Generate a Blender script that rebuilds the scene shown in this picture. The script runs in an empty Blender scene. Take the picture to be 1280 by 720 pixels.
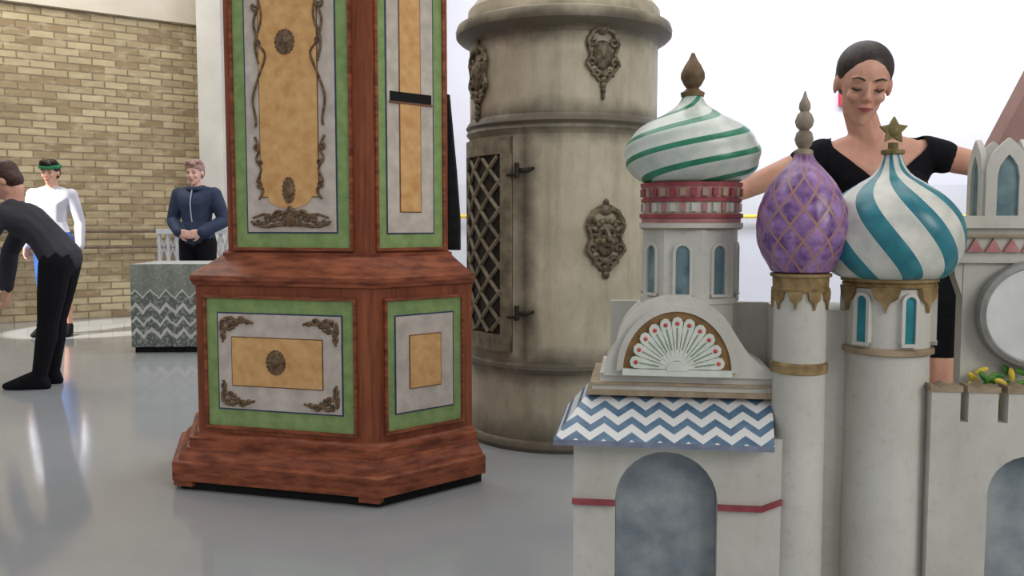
import bpy, bmesh, math, random
from mathutils import Vector, Matrix
random.seed(3)
SC = bpy.context.scene
COL = SC.collection
try:
    SC.view_settings.view_transform = 'Standard'
except Exception:
    pass
R = math.radians

# ------------------------------------------------------------------ materials
def lin(c):
    o = []
    for x in c:
        x /= 255.0
        o.append(x/12.92 if x <= .04045 else ((x+.055)/1.055)**2.4)
    return (*o, 1.0)

class NT:
    def __init__(s, name):
        s.m = bpy.data.materials.new(name); s.m.use_nodes = True
        s.t = s.m.node_tree; s.b = s.t.nodes['Principled BSDF']
        s.tc = s.t.nodes.new('ShaderNodeTexCoord').outputs['Object']
    def n(s, typ, **k):
        x = s.t.nodes.new(typ)
        for a, v in k.items(): setattr(x, a, v)
        return x
    def l(s, a, b): s.t.links.new(a, b)
    def math(s, op, a, b=None, c=None):
        x = s.n('ShaderNodeMath', operation=op)
        for i, q in enumerate((a, b, c)):
            if q is None: continue
            if isinstance(q, (int, float)): x.inputs[i].default_value = q
            else: s.l(q, x.inputs[i])
        return x.outputs[0]
    def mix(s, f, a, b):
        x = s.n('ShaderNodeMix', data_type='RGBA')
        if isinstance(f, (int, float)): x.inputs[0].default_value = f
        else: s.l(f, x.inputs[0])
        for i, q in ((6, a), (7, b)):
            if isinstance(q, tuple): x.inputs[i].default_value = q
            else: s.l(q, x.inputs[i])
        return x.outputs[2]
    def noise(s, scale, stretch=(1, 1, 1), detail=5, rough=.55):
        mp = s.n('ShaderNodeMapping'); mp.inputs['Scale'].default_value = stretch
        s.l(s.tc, mp.inputs[0])
        x = s.n('ShaderNodeTexNoise'); x.inputs['Scale'].default_value = scale
        x.inputs['Detail'].default_value = detail; x.inputs['Roughness'].default_value = rough
        s.l(mp.outputs[0], x.inputs['Vector'])
        return x.outputs[0]
    def ramp(s, f, lo, hi):
        x = s.n('ShaderNodeMapRange'); x.inputs[1].default_value = lo; x.inputs[2].default_value = hi
        s.l(f, x.inputs[0]); return x.outputs[0]
    def xyz(s):
        x = s.n('ShaderNodeSeparateXYZ'); s.l(s.tc, x.inputs[0]); return x.outputs
    def out(s, col, rough=.6, metal=0, bump=None, bs=.2, bd=.01, spec=.4):
        if isinstance(col, tuple): s.b.inputs['Base Color'].default_value = col
        else: s.l(col, s.b.inputs['Base Color'])
        s.b.inputs['Roughness'].default_value = rough; s.b.inputs['Metallic'].default_value = metal
        s.b.inputs['Specular IOR Level'].default_value = spec
        if bump is not None:
            x = s.n('ShaderNodeBump'); x.inputs['Strength'].default_value = bs; x.inputs['Distance'].default_value = bd
            s.l(bump, x.inputs['Height']); s.l(x.outputs[0], s.b.inputs['Normal'])
        return s.m

def mat(name, c1, c2, scale=12, rough=.6, stretch=(1, 1, 1), metal=0, bs=0, lo=.35, hi=.65, spec=.4):
    t = NT(name); nz = t.noise(scale, stretch)
    return t.out(t.mix(t.ramp(nz, lo, hi), lin(c1), lin(c2)), rough, metal, nz if bs else None, bs, spec=spec)

M = {}
def mk_wood():
    t = NT('painted_wood')
    a = t.noise(9, (1, 1, .18), 8, .65); b = t.noise(70, (1, 1, .06), 6, .7)
    c = t.mix(t.ramp(a, .3, .7), lin((114, 58, 36)), lin((162, 94, 62)))
    c = t.mix(t.math('MULTIPLY', t.ramp(b, .45, .75), .8), c, lin((90, 46, 32)))
    return t.out(c, .55, 0, b, .12, .004, spec=.25)
M['wood'] = mk_wood()
M['wood_h'] = mat('moulding_wood', (104, 52, 34), (158, 90, 60), 16, .5, (.6, .6, 3), spec=.3)
M['green'] = mat('green_paint', (124, 150, 92), (146, 170, 110), 18, .6, spec=.2)
M['navy'] = mat('navy_line', (44, 56, 84), (60, 74, 104), 20, .5)
M['cream'] = mat('cream_paint', (184, 174, 162), (210, 200, 188), 14, .6, spec=.25)
M['ochre'] = mat('ochre_paint', (202, 150, 94), (226, 184, 126), 22, .6, lo=.3, hi=.7, spec=.2)
M['brownline'] = mat('brown_line', (104, 70, 48), (130, 90, 60), 16, .5)
M['bronze'] = mat('bronze_relief', (78, 60, 44), (136, 110, 80), 60, .5, metal=.2)
M['black'] = mat('black_fabric', (10, 10, 13), (24, 24, 28), 30, .85)
M['dark'] = mat('dark_gap', (12, 11, 11), (22, 20, 20), 30, .9)

def mk_stove():
    t = NT('aged_cream_enamel'); o = t.xyz()
    nz = t.noise(5, (1, 1, 1), 8, .6); n2 = t.noise(22, (1, 1, .4), 6, .6); n3 = t.noise(18, (1, 1, .07), 5, .6)
    c = t.mix(t.ramp(nz, .3, .7), lin((178, 169, 144)), lin((204, 195, 170)))
    c = t.mix(t.math('MULTIPLY', t.ramp(n2, .5, .8), .35), c, lin((124, 113, 90)))
    c = t.mix(t.math('MULTIPLY', t.ramp(n3, .5, .75), .3), c, lin((120, 111, 88)))
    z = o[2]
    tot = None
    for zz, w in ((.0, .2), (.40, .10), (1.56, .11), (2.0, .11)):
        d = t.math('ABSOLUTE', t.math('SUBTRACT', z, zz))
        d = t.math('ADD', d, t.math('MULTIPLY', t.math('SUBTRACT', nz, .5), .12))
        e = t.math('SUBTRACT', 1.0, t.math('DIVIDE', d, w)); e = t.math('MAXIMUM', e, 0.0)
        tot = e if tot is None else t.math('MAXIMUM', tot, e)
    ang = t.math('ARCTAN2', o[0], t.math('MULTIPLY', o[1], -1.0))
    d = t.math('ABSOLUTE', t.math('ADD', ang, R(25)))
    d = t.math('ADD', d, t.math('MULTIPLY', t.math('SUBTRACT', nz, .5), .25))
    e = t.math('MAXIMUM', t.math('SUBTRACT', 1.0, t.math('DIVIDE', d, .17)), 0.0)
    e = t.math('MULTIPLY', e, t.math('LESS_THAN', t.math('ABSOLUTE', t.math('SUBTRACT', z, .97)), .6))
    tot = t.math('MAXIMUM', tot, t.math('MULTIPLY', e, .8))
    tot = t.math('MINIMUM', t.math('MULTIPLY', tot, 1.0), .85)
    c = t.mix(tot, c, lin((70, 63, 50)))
    return t.out(c, .5, 0, n2, .06)
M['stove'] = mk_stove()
M['stove_dark'] = mat('sooty_iron', (26, 24, 22), (62, 57, 48), 25, .6)
M['stove_relief'] = mat('tarnished_relief', (70, 62, 46), (134, 122, 98), 40, .5, metal=.2)
M['stove_frame'] = mat('aged_frame', (112, 105, 86), (150, 142, 118), 18, .55)

def mk_castle():
    t = NT('castle_plaster'); a = t.noise(5, (1, 1, .6), 7, .6); b = t.noise(40, (1, 1, 1), 4)
    c = t.mix(t.ramp(a, .35, .7), lin((208, 207, 198)), lin((186, 184, 173)))
    c = t.mix(t.math('MULTIPLY', t.ramp(b, .55, .8), .3), c, lin((150, 145, 130)))
    return t.out(c, .6, 0, b, .08, spec=.3)
M['cw'] = mk_castle()
M['cglass'] = mat('blue_grey_wash', (118, 130, 138), (164, 170, 172), 9, .5)
M['teal'] = mat('teal_paint', (22, 112, 124), (40, 136, 146), 14, .4)
M['tealwin'] = mat('teal_window', (84, 110, 118), (128, 152, 158), 14, .4)
M['gold'] = mat('antique_gold', (118, 96, 60), (164, 140, 96), 30, .5, metal=.15)
M['tan'] = mat('tan_moulding', (140, 122, 98), (172, 154, 128), 20, .55)
M['red'] = mat('red_trim', (132, 52, 62), (160, 80, 86), 20, .5)
M['pink'] = mat('pink_trim', (166, 108, 108), (190, 136, 134), 20, .5)
M['brown'] = mat('brown_finial', (88, 70, 48), (130, 106, 76), 25, .5)
M['olive'] = mat('olive_gold', (96, 86, 50), (140, 124, 76), 40, .5, metal=.1)
M['beige'] = mat('beige_finial', (120, 108, 92), (166, 152, 132), 25, .5)
M['fanbrown'] = mat('fan_brown', (122, 90, 52), (150, 116, 72), 25, .5)
M['fanwhite'] = mat('fan_white', (206, 214, 202), (224, 228, 216), 25, .5)
M['fangreen'] = mat('fan_green', (116, 140, 112), (140, 160, 132), 25, .5)
M['fred'] = mat('flower_red', (186, 60, 60), (206, 90, 84), 25, .5)
M['leaf'] = mat('leaf_green', (40, 110, 50), (110, 160, 60), 40, .5)
M['yellow'] = mat('yellow_paint', (214, 190, 60), (236, 214, 90), 30, .5)

def swirl(name, n, k, duty, cs, cb, rough=.3):
    t = NT(name); o = t.xyz()
    th = t.math('DIVIDE', t.math('ARCTAN2', o[1], o[0]), 2*math.pi)
    ph = t.math('FRACT', t.math('ADD', t.math('ADD', t.math('MULTIPLY', th, n), t.math('MULTIPLY', o[2], k)), 40.0))
    f = t.math('LESS_THAN', ph, duty)
    nz = t.noise(25)
    base = t.mix(t.ramp(nz, .35, .7), lin(cb[0]), lin(cb[1]))
    st = t.mix(t.ramp(nz, .35, .7), lin(cs[0]), lin(cs[1]))
    return t.out(t.mix(f, base, st), rough, 0, nz, .05, spec=.6)
M['domeA'] = swirl('green_swirl', 4, -18.5, .27, ((26, 116, 84), (48, 142, 106)), ((212, 216, 206), (186, 200, 188)))
M['domeC'] = swirl('teal_swirl', 8, 6.0, .46, ((24, 108, 122), (42, 132, 142)), ((218, 218, 206), (190, 194, 186)))

def mk_purple():
    t = NT('purple_scales'); o = t.xyz()
    th = t.math('MULTIPLY', t.math('DIVIDE', t.math('ARCTAN2', o[1], o[0]), 2*math.pi), 11)
    g = None
    for s in (1, -1):
        p = t.math('FRACT', t.math('ADD', t.math('ADD', th, t.math('MULTIPLY', o[2], 13*s)), 40.0))
        d = t.math('ABSOLUTE', t.math('SUBTRACT', p, .5))
        q = t.math('GREATER_THAN', d, .44)
        g = q if g is None else t.math('MAXIMUM', g, q)
    nz = t.noise(30, detail=4)
    c = t.mix(t.ramp(nz, .35, .65), lin((92, 54, 116)), lin((164, 128, 182)))
    return t.out(t.mix(g, c, lin((166, 122, 112))), .3, 0, g, .5, .004, spec=.6)
M['domeB'] = mk_purple()

def mk_chevron():
    t = NT('chevron_tiles'); o = t.xyz()
    tri = t.math('ABSOLUTE', t.math('SUBTRACT', t.math('FRACT', t.math('ADD', t.math('DIVIDE', o[0], .068), 40)), .5))
    ph = t.math('FRACT', t.math('ADD', t.math('ADD', t.math('DIVIDE', o[2], .0300), t.math('MULTIPLY', tri, 1.2)), 40))
    f = t.math('LESS_THAN', ph, .52)
    nz = t.noise(30)
    blue = t.mix(t.ramp(nz, .35, .7), lin((76, 104, 130)), lin((102, 130, 154)))
    return t.out(t.mix(f, blue, lin((218, 220, 218))), .45, 0, f, .2, .002)
M['chev'] = mk_chevron()
M['roofedge'] = mat('roof_edge_blue', (108, 118, 140), (140, 148, 166), 20, .5)

def mk_brick():
    t = NT('yellow_brick'); o = t.xyz()
    cb = t.n('ShaderNodeCombineXYZ'); t.l(o[0], cb.inputs[0]); t.l(o[2], cb.inputs[1])
    br = t.n('ShaderNodeTexBrick'); t.l(cb.outputs[0], br.inputs['Vector'])
    br.inputs['Scale'].default_value = 1; br.inputs['Brick Width'].default_value = .25
    br.inputs['Row Height'].default_value = .082; br.inputs['Mortar Size'].default_value = .010
    br.inputs['Mortar Smooth'].default_value = .3; br.inputs['Bias'].default_value = .0
    br.inputs['Color1'].default_value = lin((190, 174, 138)); br.inputs['Color2'].default_value = lin((140, 120, 90))
    br.inputs['Mortar'].default_value = lin((122, 109, 88))
    n1 = t.noise(1.0, detail=5); n2 = t.noise(6, (1, 1, 3), 4)
    c = t.mix(t.math('MULTIPLY', t.ramp(n2, .5, .68), .45), br.outputs[0], lin((206, 193, 160)))
    c = t.mix(t.math('MULTIPLY', t.ramp(n1, .45, .65), .35), c, lin((126, 111, 86)))
    return t.out(c, .85, 0, br.outputs[1], -.4, .01)
M['brick'] = mk_brick()
M['wallw'] = mat('white_wall_paint', (210, 210, 220), (216, 216, 226), .7, .8)
M['wallg'] = mat('pale_dado', (194, 197, 206), (204, 206, 212), .9, .7)
M['pillar'] = mat('cream_pillar', (190, 186, 178), (206, 202, 194), 2, .8)
M['beam'] = mat('beam_paint', (196, 188, 170), (208, 200, 184), 2, .8)
def mk_floor():
    t = NT('grey_vinyl_floor'); a = t.noise(.6, detail=6); b = t.noise(6, (1, 1, 1), 6, .7)
    c = t.mix(t.ramp(a, .3, .7), lin((150, 153, 155)), lin((164, 167, 168)))
    c = t.mix(t.math('MULTIPLY', t.ramp(b, .55, .8), .3), c, lin((176, 180, 181)))
    m = t.out(c, .2, 0, None, spec=.7)
    r = t.n('ShaderNodeMapRange'); r.inputs[1].default_value = .3; r.inputs[2].default_value = .7
    r.inputs[3].default_value = .06; r.inputs[4].default_value = .14
    t.l(b, r.inputs[0]); t.l(r.outputs[0], t.b.inputs['Roughness'])
    return m
M['floor'] = mk_floor()
def mk_lace():
    t = NT('lace_cloth'); o = t.xyz()
    x = t.math('ADD', o[0], o[1])
    tri = t.math('ABSOLUTE', t.math('SUBTRACT', t.math('FRACT', t.math('ADD', t.math('DIVIDE', x, .13), 40)), .5))
    e = t.math('ADD', o[2], t.math('MULTIPLY', tri, .14))
    f = None
    for zc, w in ((.50, .008), (.38, .018), (.27, .014), (.17, .018)):
        q = t.math('LESS_THAN', t.math('ABSOLUTE', t.math('SUBTRACT', e, zc+.03)), w)
        f = q if f is None else t.math('MAXIMUM', f, q)
    nz = t.noise(40, detail=2)
    dots = t.math('GREATER_THAN', nz, .55)
    up = t.math('GREATER_THAN', e, .53)
    base = t.mix(t.math('MULTIPLY', dots, .5), lin((100, 106, 100)), lin((176, 178, 170)))
    c = t.mix(t.math('MULTIPLY', up, .65), base, lin((136, 140, 130)))
    c = t.mix(t.math('MULTIPLY', f, .85), c, lin((206, 206, 198)))
    return t.out(c, .85)
M['lace'] = mk_lace()
M['clothtop'] = mat('lace_top', (156, 160, 158), (180, 183, 180), 40, .7)
M['white'] = mat('white_paint', (206, 208, 212), (222, 224, 226), 10, .6)
M['skin'] = mat('skin', (204, 150, 126), (218, 168, 144), 18, .5)
M['skin2'] = mat('fair_skin', (214, 166, 150), (224, 180, 164), 18, .5)
M['lips'] = mat('lip', (164, 84, 86), (176, 96, 96), 30, .4)
M['lid'] = mat('eyelid_skin', (174, 122, 104), (186, 134, 114), 18, .5)
M['hair'] = mat('dark_hair', (30, 21, 18), (52, 38, 32), 90, .45, (1, 1, .2))
M['hairb'] = mat('brown_hair', (44, 24, 18), (76, 44, 32), 60, .5)
M['hairl'] = mat('light_hair', (128, 92, 84), (176, 142, 132), 60, .5)
M['blk'] = mat('black_knit', (10, 10, 14), (20, 20, 26), 60, .85, spec=.2)
M['greyt'] = mat('charcoal_jersey', (52, 52, 58), (62, 62, 68), 6, .85, spec=.2)
M['wht'] = mat('white_jersey', (196, 196, 208), (212, 212, 220), 6, .8)
M['navyj'] = mat('navy_jacket', (34, 46, 70), (44, 58, 84), 6, .7)
M['jstripe'] = mat('jacket_stripe', (150, 160, 180), (176, 184, 200), 6, .7)
M['bluej'] = mat('blue_shorts', (40, 80, 150), (60, 100, 170), 20, .7)
M['gband'] = mat('green_band', (30, 110, 70), (50, 140, 90), 30, .7)
M['eyew'] = mat('eye_white', (220, 215, 210), (230, 226, 222), 10, .3)
M['redbox'] = mat('red_box', (196, 36, 60), (214, 56, 78), 10, .5)
M['house'] = mat('dusty_pink_canvas', (138, 104, 98), (162, 128, 118), 3, .7)
M['housew'] = mat('pale_canvas', (196, 194, 198), (210, 208, 212), 6, .7)
M['wbar'] = mat('barre_wood', (92, 78, 66), (120, 102, 84), 20, .5)
M['slate'] = mat('pale_disc', (202, 204, 202), (222, 223, 220), 8, .5)
M['rim'] = mat('grey_rim', (136, 136, 132), (160, 160, 154), 20, .5)

# ------------------------------------------------------------------ mesh building
def sphere_pts(c, r, nu=12, nv=8, rot=None):
    if isinstance(r, (int, float)): r = (r, r, r)
    c = Vector(c); out = []
    for i in range(nv+1):
        ph = math.pi*i/nv
        k = 1 if i in (0, nv) else nu
        for j in range(k):
            th = 2*math.pi*j/nu
            p = Vector((r[0]*math.sin(ph)*math.cos(th), r[1]*math.sin(ph)*math.sin(th), r[2]*math.cos(ph)))
            if rot is not None: p = rot @ p
            out.append(c+p)
    return out

class MB:
    def __init__(s, mats):
        s.v = []; s.f = []; s.mi = []; s.mats = mats; s.M = Matrix.Identity(4)
    def add(s, v, f, mi=0):
        n = len(s.v); s.v += [s.M @ Vector(p) for p in v]
        for k, q in enumerate(f):
            s.f.append([n+i for i in q]); s.mi.append(mi[k] if isinstance(mi, list) else mi)
    def box(s, x0, x1, y0, y1, z0, z1, mi=0):
        v = [(x0, y0, z0), (x1, y0, z0), (x1, y1, z0), (x0, y1, z0), (x0, y0, z1), (x1, y0, z1), (x1, y1, z1), (x0, y1, z1)]
        s.add(v, [(0, 3, 2, 1), (4, 5, 6, 7), (0, 1, 5, 4), (1, 2, 6, 5), (2, 3, 7, 6), (3, 0, 4, 7)], mi)
    def lathe(s, prof, segs=32, mi=0, c=(0, 0, 0), off=0.0, mis=None):
        v = []; f = []; ml = []
        for (r, z) in prof:
            for j in range(segs):
                a = 2*math.pi*j/segs+off
                v.append((c[0]+r*math.cos(a), c[1]+r*math.sin(a), c[2]+z))
        for i in range(len(prof)-1):
            for j in range(segs):
                k = (j+1) % segs
                f.append((i*segs+j, i*segs+k, (i+1)*segs+k, (i+1)*segs+j)); ml.append(mis[i] if mis else mi)
        f.append(tuple(reversed(range(segs)))); ml.append(mis[0] if mis else mi)
        f.append(tuple(range((len(prof)-1)*segs, len(prof)*segs))); ml.append(mis[-1] if mis else mi)
        s.add(v, f, ml)
    def prism(s, pts, y0, y1, mi=0):
        n = len(pts)
        v = [(p[0], y0, p[1]) for p in pts]+[(p[0], y1, p[1]) for p in pts]
        f = [tuple(range(n)), tuple(reversed(range(n, 2*n)))]
        for i in range(n):
            j = (i+1) % n
            f.append((j, i, n+i, n+j))
        s.add(v, f, mi)
    def strip(s, outer, inner, y0, y1, mi=0):
        n = len(outer)
        v = [(p[0], y0, p[1]) for p in outer]+[(p[0], y0, p[1]) for p in inner]
        v += [(p[0], y1, p[1]) for p in outer]+[(p[0], y1, p[1]) for p in inner]
        f = []
        for i in range(n-1):
            a, b, c, d = i, i+1, n+i+1, n+i
            f.append((a, b, c, d)); f.append((2*n+a, 2*n+d, 2*n+c, 2*n+b))
            f.append((a, 2*n+a, 2*n+b, b)); f.append((d, c, 2*n+c, 2*n+d))
        f.append((0, n, 3*n, 2*n)); f.append((n-1, 3*n-1, 4*n-1, 2*n-1))
        s.add(v, f, mi)
    def tube(s, pts, rads, mi=0, segs=6):
        pts = [Vector(p) for p in pts]
        if isinstance(rads, (int, float)): rads = [rads]*len(pts)
        v = []; f = []
        up = Vector((0, 1, 0))
        for i, p in enumerate(pts):
            t = (pts[min(i+1, len(pts)-1)]-pts[max(i-1, 0)]).normalized()
            a = t.cross(up)
            if a.length < .05: a = t.cross(Vector((1, 0, 0)))
            a.normalize(); b = t.cross(a)
            for j in range(segs):
                th = 2*math.pi*j/segs
                v.append(p+(a*math.cos(th)+b*math.sin(th))*rads[i])
        for i in range(len(pts)-1):
            for j in range(segs):
                k = (j+1) % segs
                f.append((i*segs+j, i*segs+k, (i+1)*segs+k, (i+1)*segs+j))
        f.append(tuple(range(segs))); f.append(tuple(range((len(pts)-1)*segs, len(pts)*segs)))
        s.add(v, f, mi)
    def hull(s, sph, mi=0, nu=12, nv=8, rot=None):
        bm = bmesh.new()
        for e in sph:
            for p in sphere_pts(e[0], e[1], nu, nv, e[2] if len(e) > 2 else rot): bm.verts.new(p)
        r = bmesh.ops.convex_hull(bm, input=bm.verts)
        bmesh.ops.delete(bm, geom=[g for g in set(r['geom_interior']+r['geom_unused']) if isinstance(g, bmesh.types.BMVert)], context='VERTS')
        bmesh.ops.recalc_face_normals(bm, faces=bm.faces)
        bm.verts.index_update()
        v = [q.co.copy() for q in bm.verts]; f = [[q.index for q in g.verts] for g in bm.faces]
        bm.free(); s.add(v, f, mi)
    def ell(s, c, r, mi=0, rot=None, nu=12, nv=8): s.hull([(c, r, rot)] if rot is not None else [(c, r)], mi, nu, nv)
    def obj(s, name, parent=None, loc=(0, 0, 0), rotz=0, angle=38, label=None, recalc=True):
        me = bpy.data.meshes.new(name)
        me.from_pydata([tuple(p) for p in s.v], [], s.f)
        for m in s.mats: me.materials.append(m)
        me.polygons.foreach_set('material_index', s.mi)
        if recalc:
            bm = bmesh.new(); bm.from_mesh(me); bmesh.ops.recalc_face_normals(bm, faces=bm.faces); bm.to_mesh(me); bm.free()
        me.polygons.foreach_set('use_smooth', [True]*len(me.polygons))
        me.set_sharp_from_angle(angle=R(angle)); me.update()
        o = bpy.data.objects.new(name, me); COL.objects.link(o)
        o.location = loc; o.rotation_euler = (0, 0, rotz)
        if parent: o.parent = parent
        if label: o['label'] = label
        return o

def empty(name, loc, rotz, label, cat, group=None):
    e = bpy.data.objects.new(name, None); e.empty_display_size = .2; COL.objects.link(e)
    e.location = loc; e.rotation_euler = (0, 0, rotz); e['label'] = label; e['category'] = cat
    if group: e['group'] = group
    return e
def top(o, label, cat):
    o['label'] = label; o['category'] = cat; return o
def struct(o): o['kind'] = 'structure'; return o

def catmull(c, n=6):
    out = []
    for i in range(len(c)-1):
        p0 = c[max(i-1, 0)]; p1 = c[i]; p2 = c[i+1]; p3 = c[min(i+2, len(c)-1)]
        for k in range(n):
            t = k/n
            out.append(tuple(.5*((2*p1[a])+(-p0[a]+p2[a])*t+(2*p0[a]-5*p1[a]+4*p2[a]-p3[a])*t*t+(-p0[a]+3*p1[a]-3*p2[a]+p3[a])*t**3) for a in range(len(p1))))
    out.append(tuple(c[-1])); return out

def arch(cx, w, z0, h, n=14, k=1.0):
    r = w/2; zs = z0+h-r*k
    p = [(cx-r, z0)]
    for i in range(n+1):
        a = math.pi-math.pi*i/n
        p.append((cx+r*math.cos(a), zs+r*k*math.sin(a)))
    p.append((cx+r, z0)); return p

# ------------------------------------------------------------------ camera
cam = bpy.data.cameras.new('camera'); co = bpy.data.objects.new('camera', cam); COL.objects.link(co)
cam.lens = 30.94; cam.sensor_width = 36; cam.clip_start = .05
co.location = (0, 0, 1.08); co.rotation_euler = (R(90-4.16), 0, 0)
SC.camera = co

# ------------------------------------------------------------------ room
b = MB([M['floor']]); b.box(-12, 10, -4, 15, -.1, 0); struct(b.obj('floor'))
wa = math.atan2(.72, 1)
cornerp = Vector((-3.74, 10.85))
b = MB([M['brick']]); b.box(-9, 0, 0, .3, 0, 3.5)
struct(b.obj('wall_left', loc=(cornerp.x, cornerp.y, 0), rotz=wa))
b = MB([M['beam']]); b.box(-9, 0, -.06, .3, 3.46, 5.2); struct(b.obj('trim_1', loc=(cornerp.x, cornerp.y, 0), rotz=wa))
b = MB([M['pillar']]); b.box(-3.68, -3.40, 10.45, 11.3, 0, 5.2); struct(b.obj('trim_2'))
b = MB([M['wallw'], M['wallg']]); b.box(-3.4, 10, 10.6, 10.9, 1.55, 5.2, 0); b.box(-3.4, 10, 10.6, 10.9, 0, 1.55, 1)
struct(b.obj('wall_back'))
b = MB([M['white']]); b.box(-3.40, 10, 10.575, 10.6, 0, .12); struct(b.obj('baseboard_back'))
b = MB([M['yellow'], M['rim']])
b.tube([(-3.35, 10.5, 1.17), (10, 10.5, 1.17)], .022, 0, 8)
for x in range(-3, 10, 2): b.box(x-.02, x+.02, 10.5, 10.598, 1.15, 1.19, 1)
top(b.obj('ballet_barre'), 'yellow ballet barre fixed along the white wall', 'barre')
b = MB([M['wbar']])
for z in (1.0, .82):
    b.tube([(-8, -.14, z), (-.3, -.14, z)], .02, 0, 8)
for x in (-8, -6.4, -4.8, -3.2, -1.7, -.35): b.box(x-.02, x+.02, -.15, -.002, .8, 1.03)
top(b.obj('ballet_barre', loc=(cornerp.x, cornerp.y, 0), rotz=wa), 'double wooden ballet barre on the brick wall', 'barre')
b = MB([M['redbox'], M['white']]); b.box(3.88, 4.05, 10.52, 10.6, 2.48, 2.66, 0); b.box(3.93, 4.00, 10.50, 10.52, 2.54, 2.60, 1)
top(b.obj('alarm_box'), 'small red alarm box on the white wall', 'alarm')

# ------------------------------------------------------------------ clock
CK = empty('longcase_clock', (-.945, 3.395, 0), -R(15.72), 'tall red-brown longcase clock prop with green, cream and ochre painted panels', 'clock')
TAB = [(0, (-.455, .462, 0, .524)), (.08, (-.38, .4145, .08, .477)), (.17, (-.282, .363, .17, .376))]
def plan(d):
    if d < 0: return (-.462+d, .462-d, d, .524-d)
    for (a, p), (c, q) in zip(TAB, TAB[1:]):
        if d <= c:
            t = (d-a)/(c-a); return tuple(p[i]+(q[i]-p[i])*t for i in range(4))
    return TAB[-1][1]
def ring(d):
    xl, xc, y0, s = plan(d)
    return [(xl-.535*s, y0+.845*s), (xl, y0), (xc, y0), (xc+.535*s, y0+.845*s)]
def loft(mb, lv, mi=0):
    v = []; f = []
    for d, z in lv:
        v += [(x, y, z) for x, y in ring(d)]
    for i in range(len(lv)-1):
        for j in range(4):
            k = (j+1) % 4
            f.append((i*4+j, i*4+k, i*4+4+k, i*4+4+j))
    n = (len(lv)-1)*4
    f.append((3, 2, 1, 0)); f.append((n, n+1, n+2, n+3)); mb.add(v, f, mi)
b = MB([M['dark']]); loft(b, [(.025, 0.0), (.025, .06)]); b.obj('shadow_plinth', CK, label='black plinth standing in for the shadow under the clock')  # black block gives the shadow gap beneath the clock as colour
b = MB([M['wood_h']])
loft(b, [(0, .04), (0, .112), (.006, .118), (.018, .121), (.020, .132), (.036, .148), (.042, .168), (.05, .172), (.05, .208), (.062, .212), (.066, .222), (.08, .232)])
for (x, y, sx) in [(*ring(0)[1], 1), (*ring(0)[2], -1)]:
    b.box(x+sx*.004, x+sx*.09, y+.002, y+.05, .018, .045)
b.obj('base_moulding', CK)
b = MB([M['wood']]); loft(b, [(.08, .23), (.08, .845)]); b.obj('lower_case', CK)
b = MB([M['wood_h']])
loft(b, [(.08, .83), (.070, .835), (.068, .85), (.064, .853), (.064, .872), (.070, .878), (.082, .884), (.10, .897), (.13, .925), (.15, .945), (.155, .95), (.155, .962), (.17, .968)])
b.obj('waist_moulding', CK)
b = MB([M['wood']]); loft(b, [(.17, .96), (.17, 2.32)]); b.obj('trunk_case', CK)
b = MB([M['wood_h']]); loft(b, [(.17, 2.3), (.15, 2.32), (.12, 2.36), (.08, 2.38), (.08, 2.42), (.17, 2.43)]); b.obj('cornice', CK)

def frame_tubes(mb, u0, u1, z0, z1, mi, w=.012, y=-.012):
    mb.box(u0-w, u0, y, 0, z0-w, z1+w, mi); mb.box(u1, u1+w, y, 0, z0-w, z1+w, mi)
    mb.box(u0, u1, y, 0, z0-w, z0, mi); mb.box(u0, u1, y, 0, z1, z1+w, mi)
def panel(g, c, o, face, notch=False):
    mb = MB([M['wood_h'], M['green'], M['navy'], M['cream'], M['brownline'], M['ochre']])
    frame_tubes(mb, *g, 0)
    mb.box(g[0], g[1], -.003, 0, g[2], g[3], 1)
    e = .006
    mb.box(c[0]-e, c[1]+e, -.005, 0, c[2]-e, c[3]+e, 2)
    mb.box(c[0], c[1], -.007, 0, c[2], c[3], 3)
    if o:
        e = .004
        mb.box(o[0]-e, o[1]+e, -.009, 0, o[2]-e, o[3]+e, 4)
        mb.box(o[0], o[1], -.011, 0, o[2], o[3], 5)
        if notch:
            cx = (o[0]+o[1])/2; w = (o[1]-o[0])/2-.03
            pts = [(cx+w*math.cos(a), o[2]+.04*math.sin(a)*1.2) for a in [math.pi+math.pi*i/12 for i in range(13)]]
            mb.prism(pts, -.011, 0, 5)
    return mb
def face_loc(d, side):
    xl, xc, y0, s = plan(d)
    return ((xl, y0, 0), 0) if side == 0 else ((xc, y0, 0), math.atan2(.845, .535))
def spiral(cx, cz, r, a0, turns, sgn=1, n=16, y=-.012, k=.15):
    return [(cx+r*(1-(1-k)*i/n)*math.cos(a0+sgn*turns*2*math.pi*i/n), y, cz+r*(1-(1-k)*i/n)*math.sin(a0+sgn*turns*2*math.pi*i/n)) for i in range(n+1)]
def medallion(par, u, z, rx, rz, y=-.011):
    mb = MB([M['bronze']])
    for k, (s, dy) in enumerate(((1, .006), (.72, .010), (.4, .014))):
        mb.ell((u, y, z), (rx*s, dy, rz*s), 0, nu=16)
    n = 18
    for i in range(n):
        a = 2*math.pi*i/n
        mb.ell((u+rx*.95*math.cos(a), y-.001, z+rz*.95*math.sin(a)), .0045, 0, nu=6, nv=4)
    mb.obj('medallion', par)
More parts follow.
